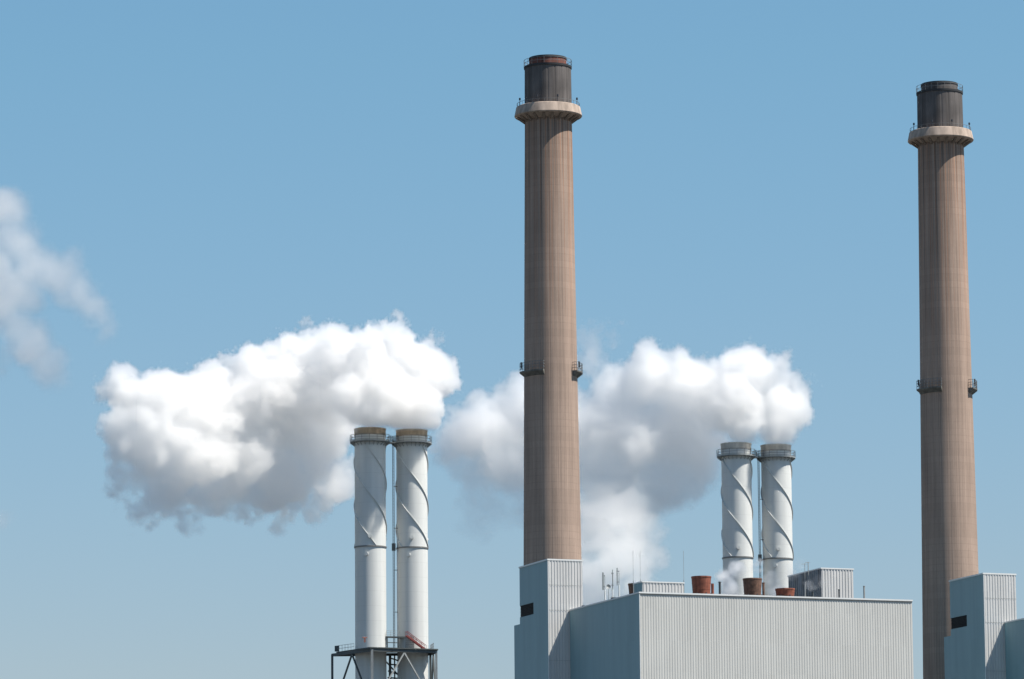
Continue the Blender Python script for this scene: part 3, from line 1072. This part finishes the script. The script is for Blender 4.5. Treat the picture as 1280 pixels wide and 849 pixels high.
def plume(name, label, spheres, Y, vox, mat_density, edge, amp, falloff=None, thin=None, warp=5.0, wscale=.045, cell=.085, smooth=2.6, seed=0.0, pad=5.0, col=(.992, .989, .985), aniso=.66, flat=1.35, cut=None, bias=.36, shear=0.0, roughn=.6, det=4.0, finea=.42, ):
    """a volume grid filled from a field: smooth union of billow centres, eaten by cellular and fractal noise.
    spheres: (px, py, r_px, depth_offset_m)"""
    pts = []
    for s_ in spheres:
        px, py, r = s_[:3]
        dy = s_[3] if len(s_) > 3 else 0.0
        den = s_[4] if len(s_) > 4 else 1.0
        P = pt(px, py, Y + dy)
        pts.append((P, r * mpp(px, py, Y + dy), den))
    lo = Vector([min(p[i] - r for p, r, _ in pts) - pad for i in range(3)])
    hi = Vector([max(p[i] + r for p, r, _ in pts) + pad for i in range(3)])
    ctr = (lo + hi) / 2
    ng = bpy.data.node_groups.new(name, 'GeometryNodeTree')
    ng.interface.new_socket('Geometry', in_out='OUTPUT', socket_type='NodeSocketGeometry')
    N, L = ng.nodes, ng.links

    def m(op, *a, clamp=False):
        q = N.new('ShaderNodeMath')
        q.operation = op
        q.use_clamp = clamp
        for i, v in enumerate(a):
            if isinstance(v, (int, float)):
                q.inputs[i].default_value = v
            else:
                L.new(v, q.inputs[i])
        return q.outputs[0]

    def vmx(op, *a):
        q = N.new('ShaderNodeVectorMath')
        q.operation = op
        for i, v in enumerate(a):
            if isinstance(v, (tuple, Vector)):
                q.inputs[i].default_value = v
            elif isinstance(v, (int, float)):
                q.inputs['Scale'].default_value = v
            else:
                L.new(v, q.inputs[i])
        return q
    pos = N.new('GeometryNodeInputPosition').outputs[0]
    seedp = vmx('ADD', pos, (seed * 37.1, seed * 11.7, seed * 5.3)).outputs[0]
    nz = N.new('ShaderNodeTexNoise')
    nz.inputs['Scale'].default_value = wscale
    nz.inputs['Detail'].default_value = 2
    L.new(seedp, nz.inputs['Vector'])
    wv = vmx('SCALE', vmx('SUBTRACT', nz.outputs['Color'], (.5, .5, .5)).outputs[0], warp * 2).outputs[0]
    wp = vmx('MULTIPLY', vmx('ADD', pos, wv).outputs[0], (1, flat, 1)).outputs[0]
    sdf = None
    dsum = None
    groups = {}
    for P, r, den in pts:
        d = vmx('DISTANCE', wp, ((P - ctr).x, (P - ctr).y * flat, (P - ctr).z)).outputs['Value']
        s_ = m('SUBTRACT', d, r)
        sdf = s_ if sdf is None else m('SMOOTH_MIN', sdf, s_, smooth)
        # density weight: inverse-distance blend
        w_ = m('POWER', m('DIVIDE', r, m('MAXIMUM', d, .5)), 3.0)
        if groups.get('w') is None:
            groups['w'] = w_
            groups['d'] = m('MULTIPLY', w_, den)
        else:
            groups['w'] = m('ADD', groups['w'], w_)
            groups['d'] = m('MULTIPLY_ADD', w_, den, groups['d'])
    dens = m('DIVIDE', groups['d'], groups['w'])
    # billows: cellular noise (rounded heads) in three sizes
    n2 = N.new('ShaderNodeTexNoise')
    n2.inputs['Scale'].default_value = cell * 1.6
    n2.inputs['Detail'].default_value = 3
    L.new(seedp, n2.inputs['Vector'])
    sp2 = vmx('ADD', seedp, vmx('SCALE', vmx('SUBTRACT', n2.outputs['Color'], (.5, .5, .5)).outputs[0], .55 / cell * .9).outputs[0]).outputs[0]
    vo = N.new('ShaderNodeTexVoronoi')
    vo.feature = 'F1'
    vo.normalize = True
    vo.inputs['Scale'].default_value = cell
    vo.inputs['Detail'].default_value = det
    vo.inputs['Roughness'].default_value = roughn
    vo.inputs['Lacunarity'].default_value = 2.3
    L.new(sp2, vo.inputs['Vector'])
    bump = m('SUBTRACT', bias, vo.outputs['Distance'])
    n3 = N.new('ShaderNodeTexNoise')
    n3.inputs['Scale'].default_value = .22
    n3.inputs['Detail'].default_value = 5
    n3.inputs['Roughness'].default_value = .7
    L.new(seedp, n3.inputs['Vector'])
    fine = m('MULTIPLY', m('SUBTRACT', n3.outputs[0], .5), amp * finea)
    s2 = m('SUBTRACT', m('SUBTRACT', sdf, m('MULTIPLY', bump, amp * 2.2)), fine)
    # softer edges where the steam is thin
    e_ = m('DIVIDE', edge, m('MAXIMUM', dens, .12))
    f = m('DIVIDE', m('MULTIPLY', s2, -1.0), e_, clamp=True)
    f = m('MULTIPLY', f, m('POWER', dens, 1.3))
    if cut:
        sp_ = N.new('ShaderNodeSeparateXYZ')
        L.new(pos, sp_.inputs[0])
        zc_ = m('DIVIDE', m('SUBTRACT', sp_.outputs[2], cut[1] - ctr.z), 1.3)
        xc_ = m('DIVIDE', m('SUBTRACT', cut[0] - ctr.x, sp_.outputs[0]), 5.0)
        f = m('MULTIPLY', f, m('MAXIMUM', zc_, xc_, clamp=True))
    if thin:
        n4 = N.new('ShaderNodeTexNoise')
        n4.inputs['Scale'].default_value = thin[0]
        n4.inputs['Detail'].default_value = 4
        L.new(sp2, n4.inputs['Vector'])
        f = m('MULTIPLY', f, m('MULTIPLY', m('SUBTRACT', n4.outputs[0], thin[1]), thin[2], clamp=True))
    vc = N.new('GeometryNodeVolumeCube')
    L.new(f, vc.inputs['Density'])
    vc.inputs['Min'].default_value = lo - ctr
    vc.inputs['Max'].default_value = hi - ctr
    for ax, i in (('X', 0), ('Y', 1), ('Z', 2)):
        vc.inputs['Resolution ' + ax].default_value = max(8, int((hi[i] - lo[i]) / vox))
    mt_ = bpy.data.materials.new(name)
    mt_.use_nodes = True
    nt = mt_.node_tree
    nt.nodes.clear()
    mo = nt.nodes.new('ShaderNodeOutputMaterial')
    pv = nt.nodes.new('ShaderNodeVolumePrincipled')
    pv.inputs['Color'].default_value = (*col, 1)
    pv.inputs['Density'].default_value = mat_density
    pv.inputs['Anisotropy'].default_value = aniso
    nt.links.new(pv.outputs[0], mo.inputs['Volume'])
    sm = N.new('GeometryNodeSetMaterial')
    sm.inputs['Material'].default_value = mt_
    out = N.new('NodeGroupOutput')
    L.new(vc.outputs[0], sm.inputs[0])
    L.new(sm.outputs[0], out.inputs[0])
    vd = bpy.data.volumes.new(name)
    vd.materials.append(mt_)
    vd.render.space = 'WORLD'
    vd.render.step_size = vox * 1.6
    o = bpy.data.objects.new(name, vd)
    COL.objects.link(o)
    o.location = ctr
    md = o.modifiers.new('steam', 'NODES')
    md.node_group = ng
    tag(o, label, 'steam', None, 'stuff')
    return o


PL = [(465, 528, 17), (515, 529, 17), (516, 505, 34, -3), (534, 478, 34, 0), (506, 442, 34, -2), (536, 445, 24, 2), (494, 428, 20, 0), (466, 466, 42, -4), (490, 502, 36, -7), (452, 500, 34, -5),
      (430, 450, 38, 3), (396, 448, 36, 6), (350, 448, 38, 5), (308, 450, 32, 5), (266, 474, 30, 2), (325, 480, 46, 2), (285, 498, 48, 2, .95), (400, 500, 44, 8), (352, 522, 48, 8, .95), (408, 545, 42, 11, .9),
      (385, 578, 34, 13, .8), (430, 596, 34, 12, .7), (405, 605, 28, 12, .6), (360, 595, 32, 12, .7), (245, 508, 44, -2, .9), (200, 498, 38, -4, .85), (160, 492, 28, -2, .8), (178, 550, 44, -6, .8), (235, 565, 48, -4, .8),
      (205, 602, 36, -3, .7), (285, 562, 50, 3, .8), (322, 590, 40, 7, .75), (300, 610, 26, 6, .6), (190, 632, 24, -2, .6), (262, 612, 32, 2, .6), (225, 625, 26, 0, .6), (358, 650, 11, 6, .3), (246, 665, 9, 4, .25), (150, 600, 20, -4, .5)]
plume('steam_left_stacks', 'dense white steam blowing left from the stack pair on the steel platform', PL, 950.0, .30, DENS_L, 1.0, 5.6, flat=1.5, seed=3.0, finea=2.2, cell=.11, smooth=1.8, cut=(stk[0].location.x - 2.0, stk[0].location.z + STACK_RING + 2.2))

PR = [(922, 545, 16), (970, 547, 17), (975, 520, 32), (983, 492, 24, 3), (950, 472, 36, 2), (925, 460, 30), (940, 447, 20, 2), (925, 512, 36, -3), (893, 485, 40, 3), (850, 478, 40, 6), (808, 472, 38, 6), (798, 450, 16, 6),
      (770, 488, 38, 8, .95), (842, 532, 46, 8, .95), (872, 568, 38, 8, .8), (800, 545, 48, 8, .75), (750, 530, 50, 10, .75), (700, 520, 46, 12, .85), (650, 518, 44, 14, .85), (603, 542, 44, 12, .78),
      (568, 556, 28, 14, .6), (632, 575, 46, 12, .62), (760, 590, 46, 10, .5), (700, 580, 46, 12, .42), (835, 600, 40, 10, .5), (595, 590, 34, 14, .36), (655, 625, 38, 14, .26), (600, 640, 32, 16, .2), (790, 632, 36, 8, .34), (740, 645, 38, 8, .32), (690, 650, 36, 12, .26),
      (745, 635, 34, -4, .3), (785, 645, 30, -8, .44), (800, 672, 28, -14, .5), (768, 668, 34, -16, .5), (775, 705, 36, -20, .54), (745, 735, 40, -20, .54), (738, 685, 32, -14, .32),
      (745, 785, 40, -20, .5), (795, 735, 28, -20, .5), (812, 697, 22, -18, .46), (741, 430, 20, 8, .4), (757, 415, 15, 8, .38), (734, 454, 20, 8, .45)]
plume('steam_right_stacks', 'white steam drifting left behind the middle chimney from the right stack pair', PR, 984.0, .32, DENS_R, 1.3, 5.0, bias=.38, flat=1.6, seed=2.3, finea=1.9, cell=.10, smooth=2.0, cut=(stk[2].location.x - 2.0, stk[2].location.z + STACK_RING + 2.2))

PW = [(5, 258, 24), (15, 300, 30), (40, 335, 30), (72, 345, 26), (100, 360, 22), (115, 385, 18), (125, 407, 15), (133, 427, 11), (20, 370, 32), (0, 415, 36), (35, 428, 30), (62, 455, 22), (-30, 340, 44), (-30, 440, 44), (2, 650, 13)]
plume('drifting_vapour', 'thin ragged vapour drifting at the left edge of the sky', PW, 1150.0, .9, .25, 3.0, 3.4, seed=5.5, thin=(.07, .33, 4.0), warp=6, bias=.5, finea=1.6, smooth=1.5)

PV = [(905, 722, 13), (920, 712, 12), (948, 708, 10), (965, 725, 12, 0, .7), (985, 715, 12, 0, .5), (912, 738, 14), (940, 735, 12, 0, .8), (1000, 705, 10, 0, .4), (1014, 733, 8, -8, .8), (1024, 726, 7, -8, .6), (970, 740, 14, 0, .6)]
plume('vent_steam', 'thin steam curling around the roof vents below the right white stacks', PV, 812.0, .14, 2.2, 1.6, 1.3, seed=7.2, thin=(.45, .32, 4.0), warp=1.0, wscale=.25, cell=.5, smooth=.6, pad=1.0, bias=.36)
